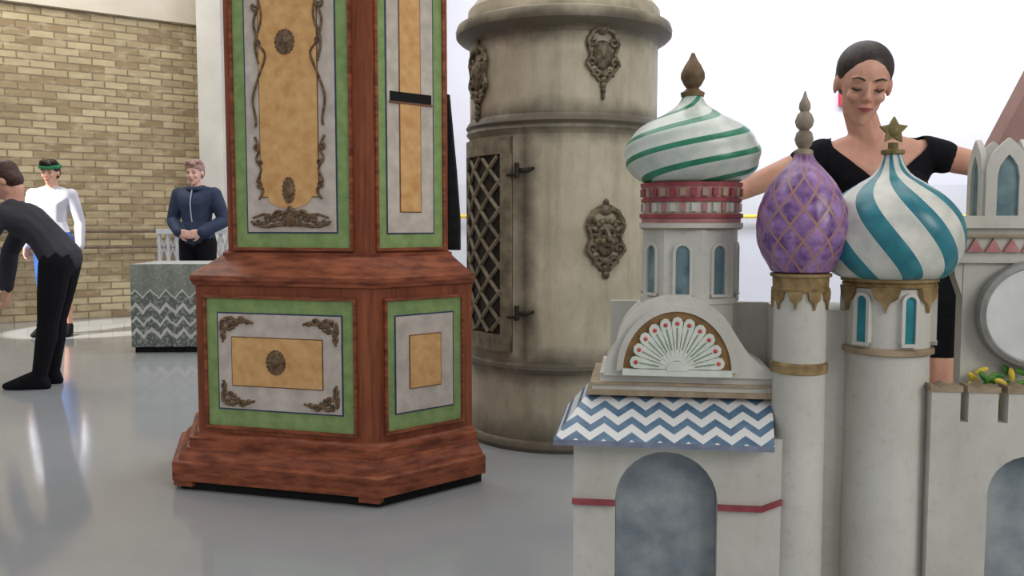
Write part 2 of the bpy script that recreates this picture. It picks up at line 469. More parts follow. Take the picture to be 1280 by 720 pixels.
def corner_orn(par, u, z, sx, sz, s=1.0, y=-.01):
    mb = MB([M['bronze']])
    T = lambda pts: [(u+sx*p[0]*s, p[1], z+sz*p[2]*s) for p in pts]
    def tp(pts, r0):
        n = len(pts); mb.tube(T(pts), [r0*s*(1-.6*i/n) for i in range(n)], 0, 6)
    tp(spiral(.028, -.03, .022, 2.4, 1.1, 1, y=y), .0075)
    tp(spiral(.095, -.016, .017, 3.6, 1.1, -1, y=y), .007)
    tp(spiral(.016, -.078, .014, 1.6, 1.1, 1, y=y), .006)
    tp([(.02, y, -.012), (.05, y, -.006), (.08, y, -.022), (.115, y, -.014), (.145, y, -.024)], .009)
    tp([(.008, y, -.02), (.004, y, -.05), (.02, y, -.075), (.01, y, -.10)], .008)
    for p in ((.05, -.028), (.065, -.018), (.04, -.05), (.12, -.022), (.03, -.012), (.055, -.042), (.07, -.03), (.015, -.06)):
        mb.ell((u+sx*p[0]*s, y, z+sz*p[1]*s), (.012*s, .005, .008*s), 0, nu=8, nv=6)
    mb.obj('corner_ornament', par)

loc, rz = face_loc(.08, 0)
p1 = panel((.052, .705, .262, .782), (.106, .652, .335, .72), (.17, .57, .432, .625), 0).obj('painted_panel', CK, loc, rz, angle=20)
medallion(p1, .368, .53, .043, .05)
for (u, z, sx, sz) in ((.116, .71, 1, 1), (.642, .71, -1, 1), (.116, .345, 1, -1), (.642, .345, -1, -1)):
    corner_orn(p1, u, z, sx, sz, 1.05)
loc, rz = face_loc(.08, 1)
panel((.048, .415, .27, .78), (.09, .37, .337, .718), (.155, .305, .43, .638), 1).obj('painted_panel', CK, loc, rz, angle=20)
loc, rz = face_loc(.17, 0)
p2 = panel((.043, .555, .985, 2.26), (.10, .495, 1.048, 2.2), (.165, .42, 1.19, 2.14), 0, notch=True).obj('painted_panel', CK, loc, rz, angle=20)
medallion(p2, .283, 1.80, .044, .05); medallion(p2, .29, 1.215, .028, .052)
cu = .295
b = MB([M['bronze']])
for s in (1, -1):
    f = lambda pts: [(cu+s*p[0], p[1], p[2]) for p in pts]
    for pts, r in ((spiral(.05, 1.11, .026, 0.2, 1.2, 1), .007), (spiral(.10, 1.098, .022, 3.0, 1.2, -1), .007), (spiral(.145, 1.088, .016, 3.0, 1.1, 1), .006),
                   ([(0, -.012, 1.08), (.05, -.012, 1.078), (.1, -.012, 1.07), (.14, -.012, 1.072), (.178, -.012, 1.09)], .009),
                   ([(0, -.012, 1.13), (.02, -.012, 1.13), (.07, -.012, 1.112), (.12, -.012, 1.12), (.17, -.012, 1.105)], .007)):
        n = len(pts); b.tube(f(pts), [r*(1-.55*i/n) for i in range(n)], 0, 6)
    for q in ((.03, 1.09), (.075, 1.095), (.12, 1.08), (.16, 1.082), (.015, 1.115), (.10, 1.11), (.05, 1.12)):
        b.ell((cu+s*q[0], -.011, q[1]), (.014, .006, .009), nu=8, nv=6)
b.ell((cu, -.012, 1.10), (.022, .012, .032)); b.ell((cu, -.012, 1.14), (.012, .008, .014))
b.obj('crest_ornament', p2)
for s in (1, -1):
    f = lambda pts: [(cu+s*p[0], p[1], p[2]) for p in pts]
    b = MB([M['bronze']])
    b.tube(f(catmull([(.155, -.011, 1.43), (.135, -.011, 1.38), (.15, -.011, 1.34), (.128, -.011, 1.30), (.145, -.011, 1.25), (.12, -.011, 1.215), (.14, -.011, 1.18)], 5)), .0055, 0, 6)
    for cx, cz, r, a0, sg in ((.14, 1.235, .017, 1, 1), (.145, 1.385, .015, 2, -1), (.132, 1.325, .012, 0, 1)):
        pts = spiral(cx, cz, r, a0, 1.1, sg); b.tube(f(pts), [.006*(1-.5*i/len(pts)) for i in range(len(pts))], 0, 6)
    b.obj('scroll_ornament', p2)
    b = MB([M['bronze']])
    for pts in (catmull([(.125, -.011, 1.95), (.15, -.011, 1.88), (.13, -.011, 1.80), (.10, -.011, 1.75), (.135, -.011, 1.66), (.16, -.011, 1.58), (.148, -.011, 1.50), (.15, -.011, 1.47)], 6),
                catmull([(.10, -.011, 2.08), (.13, -.011, 2.0), (.115, -.011, 1.9), (.145, -.011, 1.80), (.13, -.011, 1.72)], 6)):
        b.tube(f(pts), .0055, 0, 6)
    for cx, cz, r, a0, sg in ((.132, 1.80, .014, 0, 1), (.14, 1.94, .018, 1, -1)):
        pts = spiral(cx, cz, r, a0, 1.1, sg); b.tube(f(pts), [.006*(1-.5*i/len(pts)) for i in range(len(pts))], 0, 6)
    b.obj('scroll_ornament', p2)
loc, rz = face_loc(.17, 1)
p3 = panel((.028, .345, .985, 2.26), (.072, .295, 1.045, 2.2), (.132, .23, 1.13, 2.13), 1).obj('painted_panel', CK, loc, rz, angle=20)
b = MB([M['dark'], M['brownline']]); b.box(.085, .285, -.0125, 0, 1.565, 1.603, 0); b.box(.08, .29, -.013, 0, 1.557, 1.565, 1)
b.obj('slot', p3, label='dark horizontal slot')
b = MB([M['black']]); b.prism([(.42, .97), (.61, .97), (.61, 1.1), (.595, 1.3), (.565, 1.62), (.42, 1.62)], .495, .52)
b.obj('backing_drape', CK, label='black cloth hanging at the back')

# ------------------------------------------------------------------ stove
ST = empty('tiled_stove', (.262, 4.57, 0), 0, 'tall cylindrical cream stove prop with bronze masks and lattice door', 'stove')
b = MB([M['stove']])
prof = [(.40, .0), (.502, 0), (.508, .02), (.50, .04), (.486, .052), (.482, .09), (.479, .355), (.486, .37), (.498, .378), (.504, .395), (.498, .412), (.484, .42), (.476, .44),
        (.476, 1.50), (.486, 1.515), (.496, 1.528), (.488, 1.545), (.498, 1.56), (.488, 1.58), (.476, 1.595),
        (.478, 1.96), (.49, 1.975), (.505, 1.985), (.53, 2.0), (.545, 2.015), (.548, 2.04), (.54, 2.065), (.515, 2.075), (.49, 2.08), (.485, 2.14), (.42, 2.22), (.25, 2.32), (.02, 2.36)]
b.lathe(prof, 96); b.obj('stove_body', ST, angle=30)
def cyl(a, z, r): return (r*math.sin(a), -r*math.cos(a), z)
def curved(mb, a0, a1, z0, z1, r0, r1, mi, n=10):
    v = []; f = []
    for i in range(n+1):
        a = a0+(a1-a0)*i/n
        v += [cyl(a, z0, r0), cyl(a, z0, r1), cyl(a, z1, r1), cyl(a, z1, r0)]
    for i in range(n):
        for j in range(4):
            k = (j+1) % 4; f.append((i*4+j, i*4+k, i*4+4+k, i*4+4+j))
    f.append((0, 1, 2, 3)); f.append((4*n, 4*n+1, 4*n+2, 4*n+3)); mb.add(v, f, mi)
b = MB([M['stove_frame'], M['stove_dark']])
A0, A1 = R(-88), R(-33); Z0, Z1 = .47, 1.49
curved(b, A0, A1, Z0, Z1, .474, .481, 1)
for q in ((A0, A0+R(6), Z0, Z1), (A1-R(7), A1, Z0, Z1), (A0, A1, Z0, Z0+.08), (A0, A1, Z1-.08, Z1)): curved(b, *q, .476, .497, 0)
A2, A3, Z2, Z3 = A0+R(6), A1-R(7), Z0+.08, Z1-.08
cell = (A3-A2)/2.6; zh = (Z3-Z2)/6.5
for s in (1, -1):
    for k in range(-5, 12):
        pts = []
        for i in range(0, 17):
            a = A2+(A3-A2)*i/16
            z = Z2+k*zh+s*(a-A2)/cell*zh
            if Z2-.001 <= z <= Z3+.001: pts.append(cyl(a, z, .488))
        if len(pts) > 1: b.tube(pts, .0105, 0, 6)
dr = b.obj('lattice_door', ST, label='arched door with diamond lattice')
for z in (1.33, .66):
    b = MB([M['stove_dark']]); a = R(-29)
    b.tube([cyl(a, z-.035, .495), cyl(a, z+.035, .495)], .012, 0, 8)
    b.tube([cyl(a, z, .492), cyl(a+R(6), z, .49), cyl(a+R(10), z+.01, .485)], [.01, .012, .006], 0, 6)
    b.tube([cyl(a, z-.02, .492), cyl(a-R(6), z-.02, .50)], [.01, .006], 0, 6)
    b.obj('hinge', dr)
def cartouche(a, z, s, mask=True):
    mb = MB([M['stove_relief'], M['stove_dark']])
    mb.M = Matrix.Translation(Vector(cyl(a, z, .478))) @ Matrix.Rotation(a, 4, 'Z')
    y = -.006
    for sg in (1, -1):
        f = lambda pts: [(sg*p[0]*s, p[1], p[2]*s) for p in pts]
        for pts, r in ((spiral(.06, .07, .032, 1.5, 1.2, -1, y=y), .013), (spiral(.065, -.04, .028, -1, 1.2, 1, y=y), .013),
                       (spiral(.035, -.10, .024, -.5, 1.1, 1, y=y), .012), ([(.015, y, .14), (.06, y, .12), (.09, y, .06), (.07, y, .0), (.095, y, -.05), (.05, y, -.10), (.02, y, -.14)], .015)):
            n = len(pts); mb.tube(f(pts), [r*s*(1-.4*i/n) for i in range(n)], 0, 6)
        if mask:
            mb.ell((sg*.02*s, -.030*s, .028*s), (.009*s, .008*s, .007*s), 1, nu=8, nv=6)
            mb.ell((sg*.024*s, -.026*s, -.012*s), (.018*s, .014*s, .016*s), 0)
            mb.ell((sg*.022*s, -.026*s, .042*s), (.016*s, .01*s, .006*s), 0)
    mb.ell((0, -.002, 0), (.058*s, .03*s, .08*s), 0)
    if mask:
        mb.hull([((0, -.028*s, .03*s), .008*s), ((0, -.042*s, -.002*s), .013*s)], 0)
        mb.ell((0, -.03*s, -.036*s), (.016*s, .008*s, .006*s), 1)
        for i in range(11):
            t = math.pi*(-.15+1.3*i/10)
            mb.ell((.058*s*math.cos(t), -.012, .02*s+.062*s*math.sin(t)), (.014*s, .012, .014*s), 0, nu=8, nv=6)
    else:
        mb.ell((0, -.02*s, .01*s), (.03*s, .022*s, .045*s), 0)
    for k in range(3 if mask else 5):
        mb.ell((0, -.008, (-.10-.03*k)*s), ((.026-.004*k)*s, .014, .02*s), 0)
    mb.ell((0, -.008, .13*s), (.03*s, .016, .025*s), 0); mb.ell((0, -.008, .16*s), (.014*s, .01, .02*s), 0)
    mb.obj('relief_mask' if mask else 'relief_ornament', ST)
cartouche(R(21.5), 1.01, 1.05, True)
cartouche(R(19), 1.855, .86, False)
cartouche(R(-62), 1.80, .95, False)

# ------------------------------------------------------------------ castle
CR = -math.atan2(.139, .99)
CA = empty('toy_palace', (.40, 2.15, 0), CR, 'large white painted palace stage prop with three onion-domed towers', 'stage prop')

def arch_front(mb, x0, x1, z1, cx, w, h, y0, y1, mi=0):
    a = arch(cx, w, 0, h)
    outer = [(x0, 0)]; inner = [a[0]]
    outer.append((x0, z1)); inner.append(a[1])
    for p in a[2:-2]:
        outer.append((x0+(x1-x0)*(p[0]-(cx-w/2))/w, z1)); inner.append(p)
    outer.append((x1, z1)); inner.append(a[-2]); outer.append((x1, 0)); inner.append(a[-1])
    mb.strip(outer, inner, y0, y1, mi)
b = MB([M['cw']])
arch_front(b, -.247, .262, .555, -.016, .252, .515, 0, .06)
b.box(-.247, .262, .062, .36, 0, .585)
gh = b.obj('gatehouse', CA)
b = MB([M['cglass']]); b.prism(arch(-.016, .25, 0, .513), .045, .061); b.obj('arched_doorway', gh, label='blue-grey washed recessed arch')
b = MB([M['red']]); b.box(-.25, -.142, -.012, .0, .375, .388); b.obj('string_course', gh, label='thin red moulding')
b = MB([M['red']]); b.prism([(.11, .375), (.215, .375), (.262, .395), (.262, .408), (.215, .388), (.11, .388)], -.012, 0)
b.obj('string_course', gh, label='thin red moulding with upturned end')
b = MB([M['chev'], M['roofedge'], M['cw']])
E = [(-.293, -.06, .552), (.235, -.06, .552)]; T = [(-.2125, .08, .65), (.247, .08, .65)]
v = [E[0], E[1], T[1], T[0], (-.293, .34, .552), (-.2125, .25, .65), (.235, .34, .552), (.247, .25, .65)]
lowz = [(p[0], p[1], p[2]-.014) for p in v]
b.add(v, [(0, 1, 2, 3), (4, 0, 3, 5), (3, 2, 7, 5)], [0, 0, 2])
b.add(v+lowz, [(0, 8, 9, 1), (4, 12, 8, 0), (1, 9, 10, 2)], 1)
b.add(lowz, [(0, 4, 6, 1)], 2)
b.obj('tiled_roof', CA, label='sloping roof with blue and white chevrons', recalc=False)
b = MB([M['tan'], M['cw']])
b.box(-.215, .256, .045, .36, .645, .658, 0); b.box(-.205, .247, .055, .36, .658, .672, 1); b.box(-.208, .254, .048, .36, .672, .678, 0); b.box(-.185, .245, .06, .35, .678, .70, 1)
b.obj('ledge', CA)
cx = .008
pts = [(-.175, .695), (-.172, .72), (-.162, .735)]
pts += [(cx+.158*math.cos(a), .735+.165*math.sin(a)) for a in [math.pi-(math.pi-R(28))*i/22 for i in range(1, 23)]]
pts += [(.165, .785), (.185, .755), (.212, .73), (.243, .712), (.243, .695)]
b = MB([M['cw'], M['fanbrown']])
b.prism(list(reversed(pts)), .05, .30, 0)
half = [(cx+.134*math.cos(a), .715+.152*math.sin(a)) for a in [math.pi*i/28 for i in range(29)]]
b.prism(half, .042, .06, 1)
outer = [(cx+.150*math.cos(math.pi*i/28), .71+.168*math.sin(math.pi*i/28)) for i in range(29)]
inner = [(cx+.134*math.cos(math.pi*i/28), .71+.152*math.sin(math.pi*i/28)) for i in range(29)]
b.strip(outer, inner, .036, .055, 0)
pd = b.obj('arched_pediment', CA)
b = MB([M['fangreen'], M['fanwhite'], M['fred'], M['gold']])
b.prism([(cx+.108*math.cos(math.pi*i/24), .717+.122*math.sin(math.pi*i/24)) for i in range(25)], .037, .045, 0)
N = 11
for i in range(N):
    a = math.pi*(i+.5)/N; ca, sa = math.cos(a), math.sin(a)
    def P(r, t): return (cx+r*(ca)-t*sa, .717+1.12*(r*sa+t*ca))
    prof2 = [(.02, .003), (.06, .0075), (.09, .0125), (.105, .0135), (.114, .010), (.118, 0)]
    ring2 = [P(r, -t) for r, t in prof2]+[P(r, t) for r, t in reversed(prof2[:-1])]
    b.prism(ring2, .031, .04, 1)
    q = P(.103, 0); b.ell((q[0], .031, q[1]), (.0055, .004, .0055), 2, nu=8, nv=6)
    q0, q1 = P(.045, 0), P(.094, 0); b.tube([(q0[0], .031, q0[1]), (q1[0], .031, q1[1])], .0020, 0, 5)
b.prism([(cx+.026*math.cos(math.pi*i/10), .714+.024*math.sin(math.pi*i/10)) for i in range(11)], .026, .04, 1)
b.box(cx-.135, cx+.135, .028, .05, .70, .716, 1)
b.obj('fan_relief', pd, label='shell fan with red flowers')

b = MB([M['cw']]); b.box(-.165, .58, .30, .33, 0, .865); b.box(.262, .575, .10, .30, 0, .865)
b.obj('curtain_wall', CA)

def window(mb, ang, r, zc0, w, h, m_f, m_g, fr=.007):
    mb.M = Matrix.Rotation(ang, 4, 'Z') @ Matrix.Translation(Vector((0, -r, 0)))
    mb.prism(arch(0, w, zc0, h, 10), -.002, .01, m_g)
    o = arch(0, w+2*fr, zc0-fr, h+2*fr, 10); i = arch(0, w, zc0, h, 10)
    mb.strip(o, i, -.008, .01, m_f)
    mb.box(-w/2-fr, w/2+fr, -.010, .01, zc0-fr, zc0, m_f)
    mb.M = Matrix.Identity(4)
def dome(parent, name, ctrl, z0, mm, label, amp=0, n=0, k=0, lat=False, loc=(0, 0)):
    pr = catmull([(.005, 0)]+ctrl, 10)
    segs = 128; v = []; f = []
    for (r, z) in pr:
        for j in range(segs):
            a = 2*math.pi*j/segs
            if lat:
                q = 1
                for s in (1, -1):
                    p = (n*a/(2*math.pi)+k*s*z) % 1; q = min(q, abs(p-0.0), abs(1-p))
                rr = r*(1+amp*(min(q/.3, 1)))
            else:
                p = (n*a/(2*math.pi)+k*z) % 1
                rr = r*(1+amp*math.sin(2*math.pi*p))
            v.append((rr*math.cos(a), rr*math.sin(a), z))
    for i in range(len(pr)-1):
        for j in range(segs):
            kk = (j+1) % segs; f.append((i*segs+j, i*segs+kk, (i+1)*segs+kk, (i+1)*segs+j))
    f.append(tuple(reversed(range(segs)))); f.append(tuple(range((len(pr)-1)*segs, len(pr)*segs)))
    mb = MB([mm]); mb.add(v, f, 0)
    return mb.obj(name, parent, (loc[0], loc[1], z0), label=label, angle=60)

ax, ay = .048, .22
off = R(-90-12+22.5)
b = MB([M['cw'], M['tealwin'], M['tan']])
b.lathe([(.128, .60), (.128, 1.075)], 8, 0, off=off)
for i in range(8): window(b, R(-12+45*i), .128*math.cos(R(22.5)), .90, .036, .125, 0, 1, .007)
b.lathe([(.134, .875), (.134, .888)], 8, 0, off=off)
ta = b.obj('round_tower', CA, (ax, ay, 0), label='octagonal tower with arched windows')
b = MB([M['cw'], M['red'], M['pink'], M['tan']])
b.lathe([(.128, 1.065), (.136, 1.07), (.136, 1.082), (.130, 1.084), (.130, 1.094), (.136, 1.096), (.136, 1.106), (.126, 1.110), (.126, 1.135), (.132, 1.138), (.132, 1.146), (.126, 1.148), (.130, 1.175), (.134, 1.178), (.134, 1.187), (.10, 1.19)],
        48, 0, mis=[3, 0, 3, 2, 1, 1, 3, 0, 3, 1, 1, 2, 2, 1, 3])
for i in range(30):
    b.M = Matrix.Rotation(2*math.pi*i/30, 4, 'Z'); b.box(-.006, .006, -.132, -.12, 1.112, 1.134, 2 if i % 2 else 0)
    b.box(-.007, .007, -.1345, -.12, 1.152, 1.172, 3 if i % 2 else 1)
b.M = Matrix.Identity(4)
b.obj('tower_cornice', ta, label='stacked red, pink and white bands')
da = dome(ta, 'onion_dome', [(.10, 0), (.146, .016), (.172, .05), (.177, .085), (.162, .124), (.125, .158), (.076, .184), (.042, .206), (.028, .228), (.024, .24)], 1.185, M['domeA'], 'white dome with thin green spiral stripes', .012, 4, -18.5)
b = MB([M['brown']])
b.lathe([(.018, 0), (.030, .004), (.032, .014), (.022, .02), (.016, .026), (.024, .036), (.032, .052), (.031, .066), (.022, .085), (.012, .10), (.004, .118)], 24)
b.obj('finial', ta, (0, 0, 1.412))

bx, by = .305, .05
b = MB([M['cw'], M['tan'], M['gold']])
b.lathe([(.066, 0), (.063, .70), (.062, .93)], 40)
b.lathe([(.062, .715), (.068, .718), (.069, .738), (.066, .742), (.062, .744)], 40, 2)
tb = b.obj('round_column', CA, (bx, by, 0), label='slender round white column')
def crown(parent, r, z0, z1, zt, n, loc=(0, 0, 0), wide=.8, ph=.5):
    mb = MB([M['gold']])
    mb.lathe([(r*.95, z0), (r+.004, z0+.002), (r+.006, z0+.008), (r+.002, z0+.012), (r+.003, z1-.010), (r+.009, z1-.007), (r+.009, z1), (r*.8, z1+.001)], 40)
    w = 2*math.pi*r/n*wide/2
    for i in range(n):
        mb.M = Matrix.Rotation(2*math.pi*(i+ph)/n, 4, 'Z') @ Matrix.Translation((0, -r-.001, 0))
        mb.prism([(-w, z0+.003), (-w*.8, z0-(z0-zt)*.4), (-w*.25, z0-(z0-zt)*.6), (0, zt), (w*.25, z0-(z0-zt)*.6), (w*.8, z0-(z0-zt)*.4), (w, z0+.003)], -.004, .006)
    return mb.obj('capital', parent, loc)
crown(tb, .064, .915, .96, .873, 9)
db = dome(tb, 'onion_dome', [(.062, 0), (.076, .014), (.098, .055), (.107, .10), (.102, .155), (.082, .205), (.052, .245), (.030, .27), (.022, .285)], .962, M['domeB'], 'purple dome with gold diamond scales', .02, 11, 13, True)
b = MB([M['beige']])
b.lathe([(.018, 0), (.022, .003), (.022, .012), (.012, .018), (.018, .026), (.0225, .04), (.018, .056), (.011, .062), (.019, .070), (.0225, .084), (.017, .10), (.010, .106), (.014, .114), (.013, .126), (.006, .14), (.002, .155)], 24)
b.obj('finial', tb, (0, 0, 1.245))

tx, ty = .525, .10
b = MB([M['cw'], M['teal'], M['tan']])
b.lathe([(.102, 0), (.098, .765)], 48)
b.lathe([(.098, .762), (.108, .766), (.108, .778), (.099, .782)], 48, 2)
b.lathe([(.099, .78), (.100, .925)], 48)
for i in range(6): window(b, R(12+60*i), .1025, .796, .026, .112, 0, 1, .008)
tc = b.obj('round_column', CA, (tx, ty, 0), label='thick round white column with narrow windows')
crown(tc, .104, .926, .948, .868, 6, wide=.62, ph=-.3)
dc = dome(tc, 'onion_dome', [(.098, 0), (.138, .016), (.161, .055), (.166, .105), (.156, .155), (.126, .198), (.082, .230), (.048, .252), (.030, .275), (.020, .305)], .946, M['domeC'], 'teal and white spirally striped dome', .02, 8, 6.0)
b = MB([M['olive']])
b.lathe([(.016, 0), (.028, .003), (.028, .012), (.012, .016), (.012, .03)], 16)
st = []
for i in range(10):
    a = math.pi/2+math.pi*i/5; r = .034 if i % 2 == 0 else .018
    st.append((r*math.cos(a), .06+r*math.sin(a)))
b.prism(list(reversed(st)), -.007, .007); b.ell((0, 0, .058), (.016, .014, .016))
b.obj('star_finial', tc, (0, 0, 1.248))

b = MB([M['cw'], M['tan']])
arch_front(b, .603, 1.06, .612, .83, .19, .535, 0, .06)
b.box(.603, 1.06, .062, .22, 0, .60)
for (m0, m1) in ((.603, .668), (.686, .752), (.774, .84), (.862, .93), (.952, 1.06)):
    w = m1-m0
    b.box(m0, m1, 0, .05, .612, .685)
    tp = [(m0-.004, .684), (m1+.004, .684), (m1+.004, .697), (m0+w*.75, .694), (m0+w*.5, .703), (m0+w*.25, .694), (m0-.004, .700)]
    b.prism(tp, -.004, .054, 1)
wg = b.obj('battlement_wall', CA)
b = MB([M['cglass']]); b.prism(arch(.83, .188, 0, .533), .045, .061); b.obj('arched_doorway', wg, label='blue-grey washed recessed arch')
b = MB([M['leaf'], M['yellow'], M['fred']])
for i in range(34):
    p = (.72+random.random()*.16, .072+random.random()*.025, .605+random.random()*.12)
    rot = Matrix.Rotation(random.random()*3, 3, 'Y')
    b.ell(p, (.018, .004, .008), random.choice([0, 0, 0, 0, 1, 2]), rot=rot, nu=8, nv=6)
b.obj('leaf_garland', CA, label='green, yellow and red leaves')
b = MB([M['cw'], M['tan'], M['pink']])
b.box(.702, .96, .11, .155, .55, .985, 0)
b.prism([(.702, .90), (.702, .985), (.678, .985), (.684, .95)], .112, .155, 0)
b.box(.676, .99, .10, .22, .985, 1.0, 0)
b.box(.697, .965, .105, .215, 1.0, 1.07, 0)
n = 6
for i in range(n):
    x0 = .702+.25*i/n; x1 = .702+.25*(i+1)/n
    b.prism([(x0+.002, 1.012), (x1-.002, 1.012), ((x0+x1)/2, 1.045)], .096, .106, 2)
b.box(.692, .97, .095, .22, 1.048, 1.055, 1)
b.box(.68, .98, .09, .225, 1.07, 1.088, 0); b.box(.688, .97, .098, .22, 1.088, 1.10, 0)
td = b.obj('square_tower', CA, label='square white tower with zigzag frieze')
b = MB([M['slate'], M['rim']])
b.M = Matrix.Translation((.857, .10, .862)) @ Matrix.Rotation(R(90), 4, 'X')
b.lathe([(.11, 0), (.128, 0), (.131, .008), (.128, .03), (.117, .036), (.112, .028), (.002, .028)], 56, mis=[1, 1, 1, 1, 1, 0])
b.M = Matrix.Identity(4)
b.obj('round_disc', td, label='pale round disc with raised rim')
b = MB([M['cw'], M['tealwin']])
for k in range(4):
    b.M = Matrix.Translation((.795, .16, 0)) @ Matrix.Rotation(R(90*k-1), 4, 'Z')
    h = .05
    o = [(-h, 1.10), (-h, 1.215), (-h*.72, 1.25), (-h*.3, 1.275), (0, 1.288), (h*.3, 1.275), (h*.72, 1.25), (h, 1.215), (h, 1.10)]
    i2 = [(-h*.5, 1.10), (-h*.5, 1.195), (-h*.4, 1.22), (-h*.18, 1.238), (0, 1.248), (h*.18, 1.238), (h*.4, 1.22), (h*.5, 1.195), (h*.5, 1.10)]
    b.strip(o, i2, -h-.008, -h+.006, 0)
    b.prism(list(reversed(i2)), -h+.0, -h+.004, 1)
b.M = Matrix.Identity(4)
b.obj('turret', td, label='small turret with pointed arches')

# ------------------------------------------------------------------ other props
TB = empty('covered_table', (-2.55, 7.72, 0), R(3), 'long table covered with a grey-green lace-patterned cloth', 'table')
b = MB([M['lace'], M['clothtop']])
W, D = .66, .34
def rect(t):
    L = 2*(2*W+2*D); s = t*L
    if s < 2*W: return (-W+s, -D, 0, -1)
    s -= 2*W
    if s < 2*D: return (W, -D+s, 1, 0)
    s -= 2*D
    if s < 2*W: return (W-s, D, 0, 1)
    s -= 2*W; return (-W, D-s, -1, 0)
n = 160; v = []; f = []
for z, amp in ((.745, 0), (.735, .003), (.5, .008), (.25, .013), (.05, .016)):
    for i in range(n):
        x, y, nx, ny = rect(i/n); q = amp*(1+math.sin(i*.9)+.5*math.sin(i*2.3))
        v.append((x+nx*q, y+ny*q, z))
for i in range(4):
    for j in range(n):
        k = (j+1) % n; f.append((i*n+j, i*n+k, (i+1)*n+k, (i+1)*n+j))
b.add(v, f, 0); b.add(v[:n], [tuple(range(n))], 1); b.obj('tablecloth', TB, recalc=True)
b = MB([M['dark']]); b.box(-W+.02, W-.02, -D+.01, D-.02, 0, .72); b.obj('table_box', TB)  # black box shows below the hem as painted-in shadow

RA = MB([M['white']])
RA.box(-.6, .6, -.03, .03, .98, 1.03); RA.box(-.6, .6, -.03, .03, .66, .70)
for i in range(14):
    x = -.58+i*.089
    RA.box(x-.012, x+.012, -.02, .02, 0 if i in (0, 13, 6) else .66, 1.0)
    if i < 13: RA.tube([(x, 0, .70), (x+.089, 0, .98)], .008); RA.tube([(x, 0, .98), (x+.089, 0, .70)], .008)
top(RA.obj('lattice_rail', loc=(-3.0, 8.95, 0)), 'white lattice railing standing behind the covered table', 'railing')

H = MB([M['house'], M['housew']])
H.box(1.90, 2.80, 3.44, 3.50, 0, 1.36, 1)
H.prism([(1.85, 1.345), (2.80, 1.345), (2.80, 2.3), (2.32, 2.3)], 3.42, 3.52, 0)
top(H.obj('scenery_flat'), 'flat scenery piece with sloping dusty-pink roof edge', 'stage prop')

# ------------------------------------------------------------------ people
def bake(mb, name, parent, voxel, it=3, cut=None, m=None, label=None):
    o = mb.obj(name+'_tmp')
    rm = o.modifiers.new('r', 'REMESH'); rm.mode = 'VOXEL'; rm.voxel_size = voxel; rm.use_smooth_shade = True
    sm = o.modifiers.new('s', 'SMOOTH'); sm.factor = .5; sm.iterations = it
    dg = bpy.context.evaluated_depsgraph_get(); dg.update()
    me = bpy.data.meshes.new_from_object(o.evaluated_get(dg)); me.name = name
    bpy.data.objects.remove(o)
    if cut:
        bm = bmesh.new(); bm.from_mesh(me)
        fs = [f for f in bm.faces if cut(f.calc_center_median()+PBASE)]
        bmesh.ops.delete(bm, geom=fs, context='FACES')
        for _ in range(14):
            new = {}
            for vv in bm.verts:
                nb = [e.other_vert(vv) for e in vv.link_edges if e.is_boundary]
                if len(nb) == 2: new[vv] = vv.co*.4+(nb[0].co+nb[1].co)*.3
            for vv, c in new.items(): vv.co = c
        bm.to_mesh(me); bm.free()
    me.materials.clear(); me.materials.append(m)
    me.polygons.foreach_set('material_index', [0]*len(me.polygons))
    me.polygons.foreach_set('use_smooth', [True]*len(me.polygons))
    n = bpy.data.objects.new(name, me); COL.objects.link(n); n.parent = parent
    if label: n['label'] = label
    return n
PBASE = Vector((0, 0, 0))

def hand(mb, w, d, nrm, side, curl=.5, s=1.0, i=0.0):
    w = Vector(w); d = Vector(d).normalized(); nrm = Vector(nrm); nrm = (nrm-d*nrm.dot(d)).normalized()
    l = d.cross(nrm)*side
    mb.hull([(w+l*.018*s, .017*s), (w-l*.018*s, .017*s), (w+d*.08*s+l*.031*s, .0125*s), (w+d*.076*s-l*.031*s, .0115*s)])
    for k, L in enumerate((.072, .080, .074, .058)):
        p = w+d*(.082-.004*abs(k-1))*s+l*(.031-.0205*k)*s
        a = 0; r = .0092
        for seg, fr in enumerate((.45, .32, .25)):
            a += curl*(.5+.5*seg)
            q = p+(d*math.cos(a)+nrm*math.sin(a))*L*fr*s
            mb.hull([(p, r*s), (q, (r-.0006)*s)], nu=8, nv=6); p = q; r -= .0007
    p0 = w+d*.022*s+l*.026*s; p1 = p0+(d*.65+l*.7+nrm*.25)*.045*s; p2 = p1+(d*.95+l*.15+nrm*.35)*.034*s
    mb.hull([(p0, .014*s), (p1, .0115*s)], nu=8, nv=6); mb.hull([(p1, .0115*s), (p2, .009*s)], nu=8, nv=6)

def head_geo(mb, c, Rm, s=1.0):
    c = Vector(c); P = lambda x, y, z: c+Rm @ Vector((x*s, y*s, z*s))
    S = lambda *r: tuple(q*s for q in r)
    mb.hull([(P(0, .012, .03), S(.074, .094, .084), Rm)], nu=20, nv=14)
    mb.hull([(P(0, -.020, .012), S(.064, .064, .06), Rm), (P(0, -.062, -.094), S(.017, .018, .016), Rm), (P(.040, -.008, -.058), S(.014, .02, .02), Rm), (P(-.040, -.008, -.058), S(.014, .02, .02), Rm)], nu=18, nv=12)
    mb.hull([(P(0, -.082, .018), .006*s), (P(0, -.102, -.02), .008*s), (P(0, -.084, -.026), .009*s)])
    for q in (1, -1):
        mb.ell(P(.010*q, -.092, -.025), S(.007, .009, .006), rot=Rm)
        mb.ell(P(.076*q, .012, -.005), S(.009, .018, .029), rot=Rm)
        mb.ell(P(.036*q, -.062, -.022), S(.020, .02, .018), rot=Rm)
        mb.hull([(P(.014*q, -.080, .030), .005*s), (P(.046*q, -.068, .028), .005*s)])
    mb.ell(P(0, -.082, -.052), S(.021, .013, .011), rot=Rm)
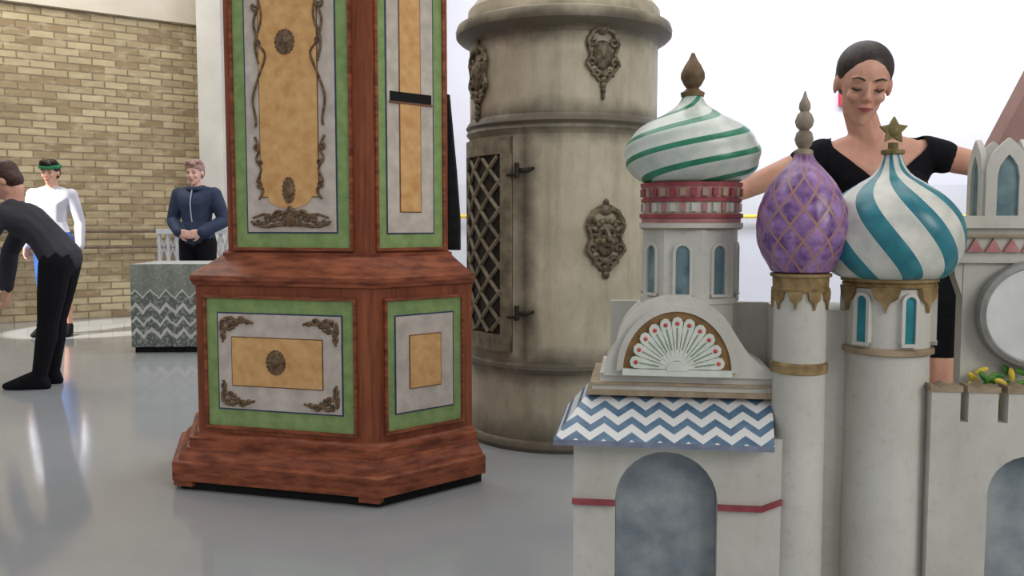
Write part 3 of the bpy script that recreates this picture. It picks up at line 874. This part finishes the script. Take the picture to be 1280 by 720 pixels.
def face_parts(par, c, Rm, s, hair, down=False):
    c = Vector(c)-PBASE; P = lambda x, y, z: c+Rm @ Vector((x*s, y*s, z*s))
    S = lambda *r: tuple(q*s for q in r)
    for q in (1, -1):
        if down:
            e = MB([M['lid'], M['hair']])
            e.ell(P(.030*q, -.073, .008), S(.0150, .010, .0095), 0, rot=Rm)
            e.tube([P(.016*q, -.080, .003), P(.024*q, -.0845, -.001), P(.032*q, -.0845, -.0015), P(.040*q, -.079, .0005), P(.046*q, -.073, .003)], [.0014*s, .0022*s, .0025*s, .0024*s, .0016*s], 1)
        else:
            e = MB([M['eyew'], M['hair'], M['skin']])
            e.ell(P(.031*q, -.073, .008), S(.0135, .009, .007), 0, rot=Rm)
            e.ell(P(.031*q, -.080, .008), S(.006, .0035, .006), 1, rot=Rm)
            e.tube([P(.016*q, -.081, .010), P(.031*q, -.084, .0145), P(.047*q, -.074, .010)], .0018*s, 1)
        e.obj('eye', par)
        e = MB([hair]); e.tube([P(.013*q, -.086, .029), P(.022*q, -.0875, .033), P(.034*q, -.0830, .0355), P(.049*q, -.0705, .030)], [.0020*s, .0030*s, .0028*s, .0012*s]); e.obj('eyebrow', par)
    e = MB([M['lips']])
    e.hull([(P(-.020, -.0865, -.0515), .0018*s), (P(0, -.0955, -.049), S(.007, .003, .003), Rm), (P(.020, -.0865, -.0515), .0018*s)])
    e.hull([(P(-.016, -.0875, -.0535), .0018*s), (P(0, -.0945, -.0565), S(.009, .003, .0036), Rm), (P(.016, -.0875, -.0535), .0018*s)])
    e.obj('lips', par)

def person(base, label, J, TR, HR, opt):
    global PBASE
    E = empty('person', base, 0, label, 'person'); B = Vector(base); PBASE = B
    J = {k: Vector(v)-B for k, v in J.items()}
    s = opt.get('s', 1.0); fem = opt.get('fem', False); vx = opt.get('vx', .008)
    w = .90 if fem else 1.0
    def torso(mb, g):
        pel = (J['pelvis'], ((.155*w+g), .105+g, .10+g), TR); wai = (J['waist'], (.118*w+g, .086+g, .08+g), TR)
        che = (J['chest'], (.142*w+g, .102+g, .11+g), TR)
        mb.hull([pel, wai]); mb.hull([wai, che])
        mb.hull([che, (J['shL'], .042*w+g), (J['shR'], .042*w+g)])
        mb.hull([(J['neck'], (.05+g*.5, .045+g*.5, .04), TR), (J['shL']*.75+J['neck']*.25, .034+g), (J['shR']*.75+J['neck']*.25, .034+g), (J['chest'], .08)])
        if fem:
            for q in (1, -1): mb.ell(J['chest']+TR @ Vector((.060*q, -.072, -.02)), .050+g)
    def arm(mb, k, g, frac=2.0):
        a, e, h = J['sh'+k], J['el'+k], J['wr'+k]; q = .84 if fem else 1
        ea = a+(e-a)*min(frac, 1)
        mb.hull([(a, .05*q+g), (a+(ea-a)*.45, .047*q+g), (ea, (.047*q if frac < 1 else .038*q)+g)])
        if frac > 1:
            mb.hull([(e, .038*q+g), (e+(h-e)*.3, .039*q+g), (e+(h-e)*.96, .027*q+g)])
    def leg(mb, k, g, frac=2.0):
        a, n, t = J['hip'+k], J['kn'+k], J['an'+k]
        fr = min(frac, 1); ne = a+(n-a)*fr
        r2 = .085+(.054-.085)*fr
        mb.hull([(a, .088+g), (a+(ne-a)*.5, (.088+r2)/2+.004+g), (ne, r2+g)])
        if frac > 1:
            mb.hull([(n, .053+g), (n+(t-n)*.3+TR @ Vector((0, .012, 0)), .053+g), (n+(t-n)*min(frac-1, 1), .036+g)])
    def foot(mb, k, g=0):
        t = J['an'+k]; toe = J['toe'+k]; d = (toe-t); d.z = 0; d.normalize()
        z = toe.z
        mb.hull([(t, .036+g), (Vector((t.x, t.y, z))-d*.035, .027+g), (toe-d*.06, (.042+g, .042+g, .026+g)), (toe, (.028+g, .028+g, .017+g))])
    m = MB([M['skin']])
    torso(m, 0)
    for k in 'LR':
        arm(m, k, 0); leg(m, k, 0); foot(m, k)
        h = opt['hand'+k]; hand(m, J['wr'+k], h[0], h[1], h[2], h[3] if len(h) > 3 else .4, 1.0 if not fem else .92)
    hc = J['head']
    m.hull([(J['neck'], .055*w), (hc+HR @ Vector((0, .025, -.07)), .050*w)])
    head_geo(m, hc, HR, s)
    body = bake(m, 'body', E, vx, 3, m=opt.get('skin', M['skin']))
    face_parts(E, hc+B, HR, s, opt['hairm'], opt.get('down', False))
    hm = MB([opt['hairm']]); P = lambda x, y, z: hc+HR @ Vector((x*s, y*s, z*s))
    if fem:
        hm.hull([(P(0, .024, .044), (.082*s, .096*s, .082*s), HR)], nu=24, nv=16)
        hm.hull([(P(0, .055, .0), (.076*s, .055*s, .06*s), HR), (P(0, .033, .035), (.0815*s, .085*s, .06*s), HR)])
        hm.ell(P(0, .135, .05), (.04, .03, .04), rot=HR)
    else:
        hm.hull([(P(0, .024, .05), (.086*s, .102*s, .084*s), HR)], nu=20, nv=14)
        hm.hull([(P(0, .05, .0), (.080*s, .062*s, .075*s), HR), (P(0, .03, .03), (.084*s, .085*s, .06*s), HR)])
        for i in range(18):
            a = i*2.4; hm.ell(P(.06*math.cos(a), -.01+.065*math.sin(a), .10+.012*math.sin(i*3)), (.024, .026, .02))
    bake(hm, 'hair', E, .005, 2, m=opt['hairm'])
    g = opt.get('sg', .012)
    sm = MB([M['blk']]); torso(sm, g)
    for k in 'LR': arm(sm, k, g, opt.get('sleeve', 2.0))
    bake(sm, opt.get('topname', 'shirt'), E, opt.get('vs', vx), 4, cut=opt.get('cut'), m=opt['shirt'])
    tm = MB([M['blk']]); g2 = .013
    pel = (J['pelvis'], (.155*w+g2+.004, .105+g2+.004, .10+g2), TR); tm.hull([pel, (J['hipL'], .088+g2), (J['hipR'], .088+g2)])
    if opt.get('trfull', True): tm.hull([pel, (J['pelvis']*.5+J['waist']*.5, (.13*w+g2, .095+g2, .05), TR)])
    for k in 'LR': leg(tm, k, g2, opt.get('legs', 1.95))
    bake(tm, opt.get('legname', 'trousers'), E, vx, 3, m=opt['trouser'])
    if opt.get('shoe'):
        for k in 'LR':
            q = MB([M['blk']]); foot(q, k, .008); bake(q, 'shoe', E, .006, 2, m=opt['shoe'])
    return E, HR, hc, s

wc = lambda p: (p.y < 2.67 and p.z > 1.19+abs(p.x-1.085)*.85 and abs(p.x-1.085) < .135) or (p.z > 1.30 and abs(p.x-1.08) < .115)
HRw = Matrix.Rotation(R(-10), 3, 'Z') @ Matrix.Rotation(R(5), 3, 'Y') @ Matrix.Rotation(R(20), 3, 'X')
TRw = Matrix.Rotation(R(-16), 3, 'Y') @ Matrix.Rotation(R(8), 3, 'X')
person((1.29, 2.80, 0), 'person in black V-neck top and shorts, leaning with arms spread', dict(
    pelvis=(1.28, 2.78, .90), waist=(1.20, 2.74, 1.06), chest=(1.105, 2.69, 1.195), neck=(1.068, 2.665, 1.325), head=(1.024, 2.60, 1.484),
    shR=(.935, 2.67, 1.285), shL=(1.232, 2.65, 1.292), elR=(.705, 2.705, 1.185), wrR=(.545, 2.62, 1.15),
    elL=(1.43, 2.58, 1.235), wrL=(1.325, 2.37, 1.19),
    hipL=(1.355, 2.79, .85), hipR=(1.20, 2.80, .85), knL=(1.358, 2.78, .46), knR=(1.18, 2.80, .46), anL=(1.36, 2.82, .09), anR=(1.17, 2.84, .09),
    toeL=(1.37, 2.66, .018), toeR=(1.16, 2.68, .018)), TRw, HRw,
    dict(fem=True, vx=.005, s=.975, hairm=M['hair'], shirt=M['blk'], trouser=M['blk'], legs=.38, legname='shorts', sleeve=.24, down=True, cut=wc, sg=.010, vs=.005,
         handR=((-.75, -.5, 0), (.3, -1, .1), 1, .25), handL=((-.55, -.6, -.1), (-.3, -1, 0), -1, .3), topname='top'))
TRb = Matrix.Rotation(R(-90), 3, 'Z') @ Matrix.Rotation(R(48), 3, 'X')
HRb = Matrix.Rotation(R(-80), 3, 'Z') @ Matrix.Rotation(R(40), 3, 'X')
person((-3.05, 5.8, 0), 'person in charcoal long-sleeved top and black trousers, bending forward', dict(
    pelvis=(-2.97, 5.8, .86), waist=(-3.07, 5.8, 1.00), chest=(-3.19, 5.8, 1.10), neck=(-3.27, 5.8, 1.21), head=(-3.32, 5.8, 1.35),
    shR=(-3.26, 5.97, 1.14), shL=(-3.26, 5.62, 1.14), elR=(-3.40, 5.96, .89), wrR=(-3.40, 5.90, .65), elL=(-3.41, 5.62, .90), wrL=(-3.44, 5.68, .66),
    hipL=(-2.97, 5.72, .82), hipR=(-2.98, 5.87, .82), knL=(-3.03, 5.72, .45), knR=(-3.07, 5.90, .45), anL=(-3.10, 5.72, .09), anR=(-3.12, 5.92, .09),
    toeL=(-3.30, 5.70, .022), toeR=(-3.32, 5.92, .022)), TRb, HRb,
    dict(hairm=M['hairb'], shirt=M['greyt'], trouser=M['blk'], shoe=M['blk'], sg=.018, s=1.05,
         handR=((0, 0, -1), (-1, 0, 0), 1), handL=((0, 0, -1), (-1, 0, 0), -1)))
def stand(x, y, lab, opt, yaw=0, band=False, arms='down'):
    rz = Matrix.Rotation(yaw, 3, 'Z')
    def q(a, b, c): v = rz @ Vector((a, b, 0)); return (x+v.x, y+v.y, c)
    J = dict(pelvis=q(0, 0, .95), waist=q(0, -.005, 1.10), chest=q(0, -.01, 1.27), neck=q(0, -.0, 1.42), head=q(0, -.03, 1.565),
             hipL=q(.085, 0, .90), hipR=q(-.085, 0, .90), knL=q(.095, -.01, .49), knR=q(-.10, -.01, .49), anL=q(.10, .02, .09), anR=q(-.12, .02, .09),
             toeL=q(.13, -.15, .022), toeR=q(-.15, -.15, .022), shL=q(.175, 0, 1.36), shR=q(-.175, 0, 1.36))
    if arms == 'down':
        J.update(elL=q(.235, .03, 1.10), elR=q(-.235, .03, 1.10), wrL=q(.25, -.02, .86), wrR=q(-.25, -.02, .86))
        opt.update(handL=((0, -.1, -1), (-1, 0, 0), 1), handR=((0, -.1, -1), (1, 0, 0), -1))
    else:
        J.update(elL=q(.26, .03, 1.11), elR=q(-.26, .03, 1.11), wrL=q(.11, -.16, 1.0), wrR=q(-.11, -.16, 1.0))
        opt.update(handL=((-1, -.3, -.2), (0, 1, 0), 1), handR=((1, -.3, -.2), (0, 1, 0), -1))
    E, HR, hc, s = person((x, y, 0), lab, J, rz, rz @ Matrix.Rotation(R(8), 3, 'X'), opt)
    if band:
        mb = MB([M['gband']])
        pts = [hc+HR @ Vector((.084*math.cos(a), .018+.102*math.sin(a), .062+.004*math.sin(a))) for a in [2*math.pi*i/24 for i in range(25)]]
        mb.tube(pts, .017, 0, 8); mb.obj('headband', E)
    return E
stand(-4.42, 8.5, 'person in white long-sleeved shirt, green headband and blue shorts, standing', dict(hairm=M['hair'], shirt=M['wht'], trouser=M['bluej'], legs=1.0, legname='shorts', shoe=M['blk']), .1, True)
EJ = stand(-3.03, 8.5, 'person in navy zip jacket standing behind the covered table', dict(hairm=M['hairl'], skin=M['skin2'], shirt=M['navyj'], trouser=M['blk'], shoe=M['blk'], sg=.024, topname='jacket'), -.1, False, 'front')
mb = MB([M['navyj']])
mb.tube([(.075*math.cos(a), .075*math.sin(a)-.005, 1.425+.012*math.sin(a)) for a in [2*math.pi*i/20 for i in range(21)]], .02, 0, 8)
mb.obj('collar', EJ)
mb = MB([M['jstripe']])
mb.tube([(-.012, -.085, 1.41), (-.012, -.118, 1.36), (-.014, -.143, 1.28), (-.012, -.137, 1.18), (-.01, -.118, 1.10)], .006, 0, 6)
mb.obj('zip', EJ)

# ------------------------------------------------------------------ lights
w = bpy.data.worlds.new('world'); SC.world = w; w.use_nodes = True
w.node_tree.nodes['Background'].inputs[0].default_value = (.93, .94, 1, 1); w.node_tree.nodes['Background'].inputs[1].default_value = .49
def area(name, loc, tgt, size, e, col=(1, 1, 1), sy=None):
    l = bpy.data.lights.new(name, 'AREA'); l.energy = e; l.size = size; l.color = col
    if sy: l.shape = 'RECTANGLE'; l.size_y = sy
    o = bpy.data.objects.new(name, l); COL.objects.link(o); o.location = loc
    o.rotation_euler = (Vector(tgt)-Vector(loc)).to_track_quat('-Z', 'Y').to_euler(); return o
area('ceiling_light', (0, 4.5, 5), (0, 4.5, 0), 6, 165, (1, .97, .92))
area('wall_wash', (4, 8.2, 4.8), (4, 10.6, 1.4), 8, 340, (.96, .96, 1), 1.5)  # added area lamp, there to brighten the back wall
area('window_light', (3.5, -1.5, 3.2), (0, 4, .6), 2.5, 90, (1, .95, .88))
area('skylight', (-5, 8, 5), (-4.6, 9.8, 1.2), 2, 105, (1, .96, .88))
l = bpy.data.lights.new('sun_beam', 'SPOT'); l.energy = 5000; l.spot_size = R(14); l.spot_blend = .15; l.color = (1, .97, .92); l.shadow_soft_size = .05
o = bpy.data.objects.new('sun_beam', l); COL.objects.link(o); o.location = (-7.5, 5.2, 4.8)
o.rotation_euler = (Vector((-4.15, 9.2, 0))-Vector(o.location)).to_track_quat('-Z', 'Y').to_euler()
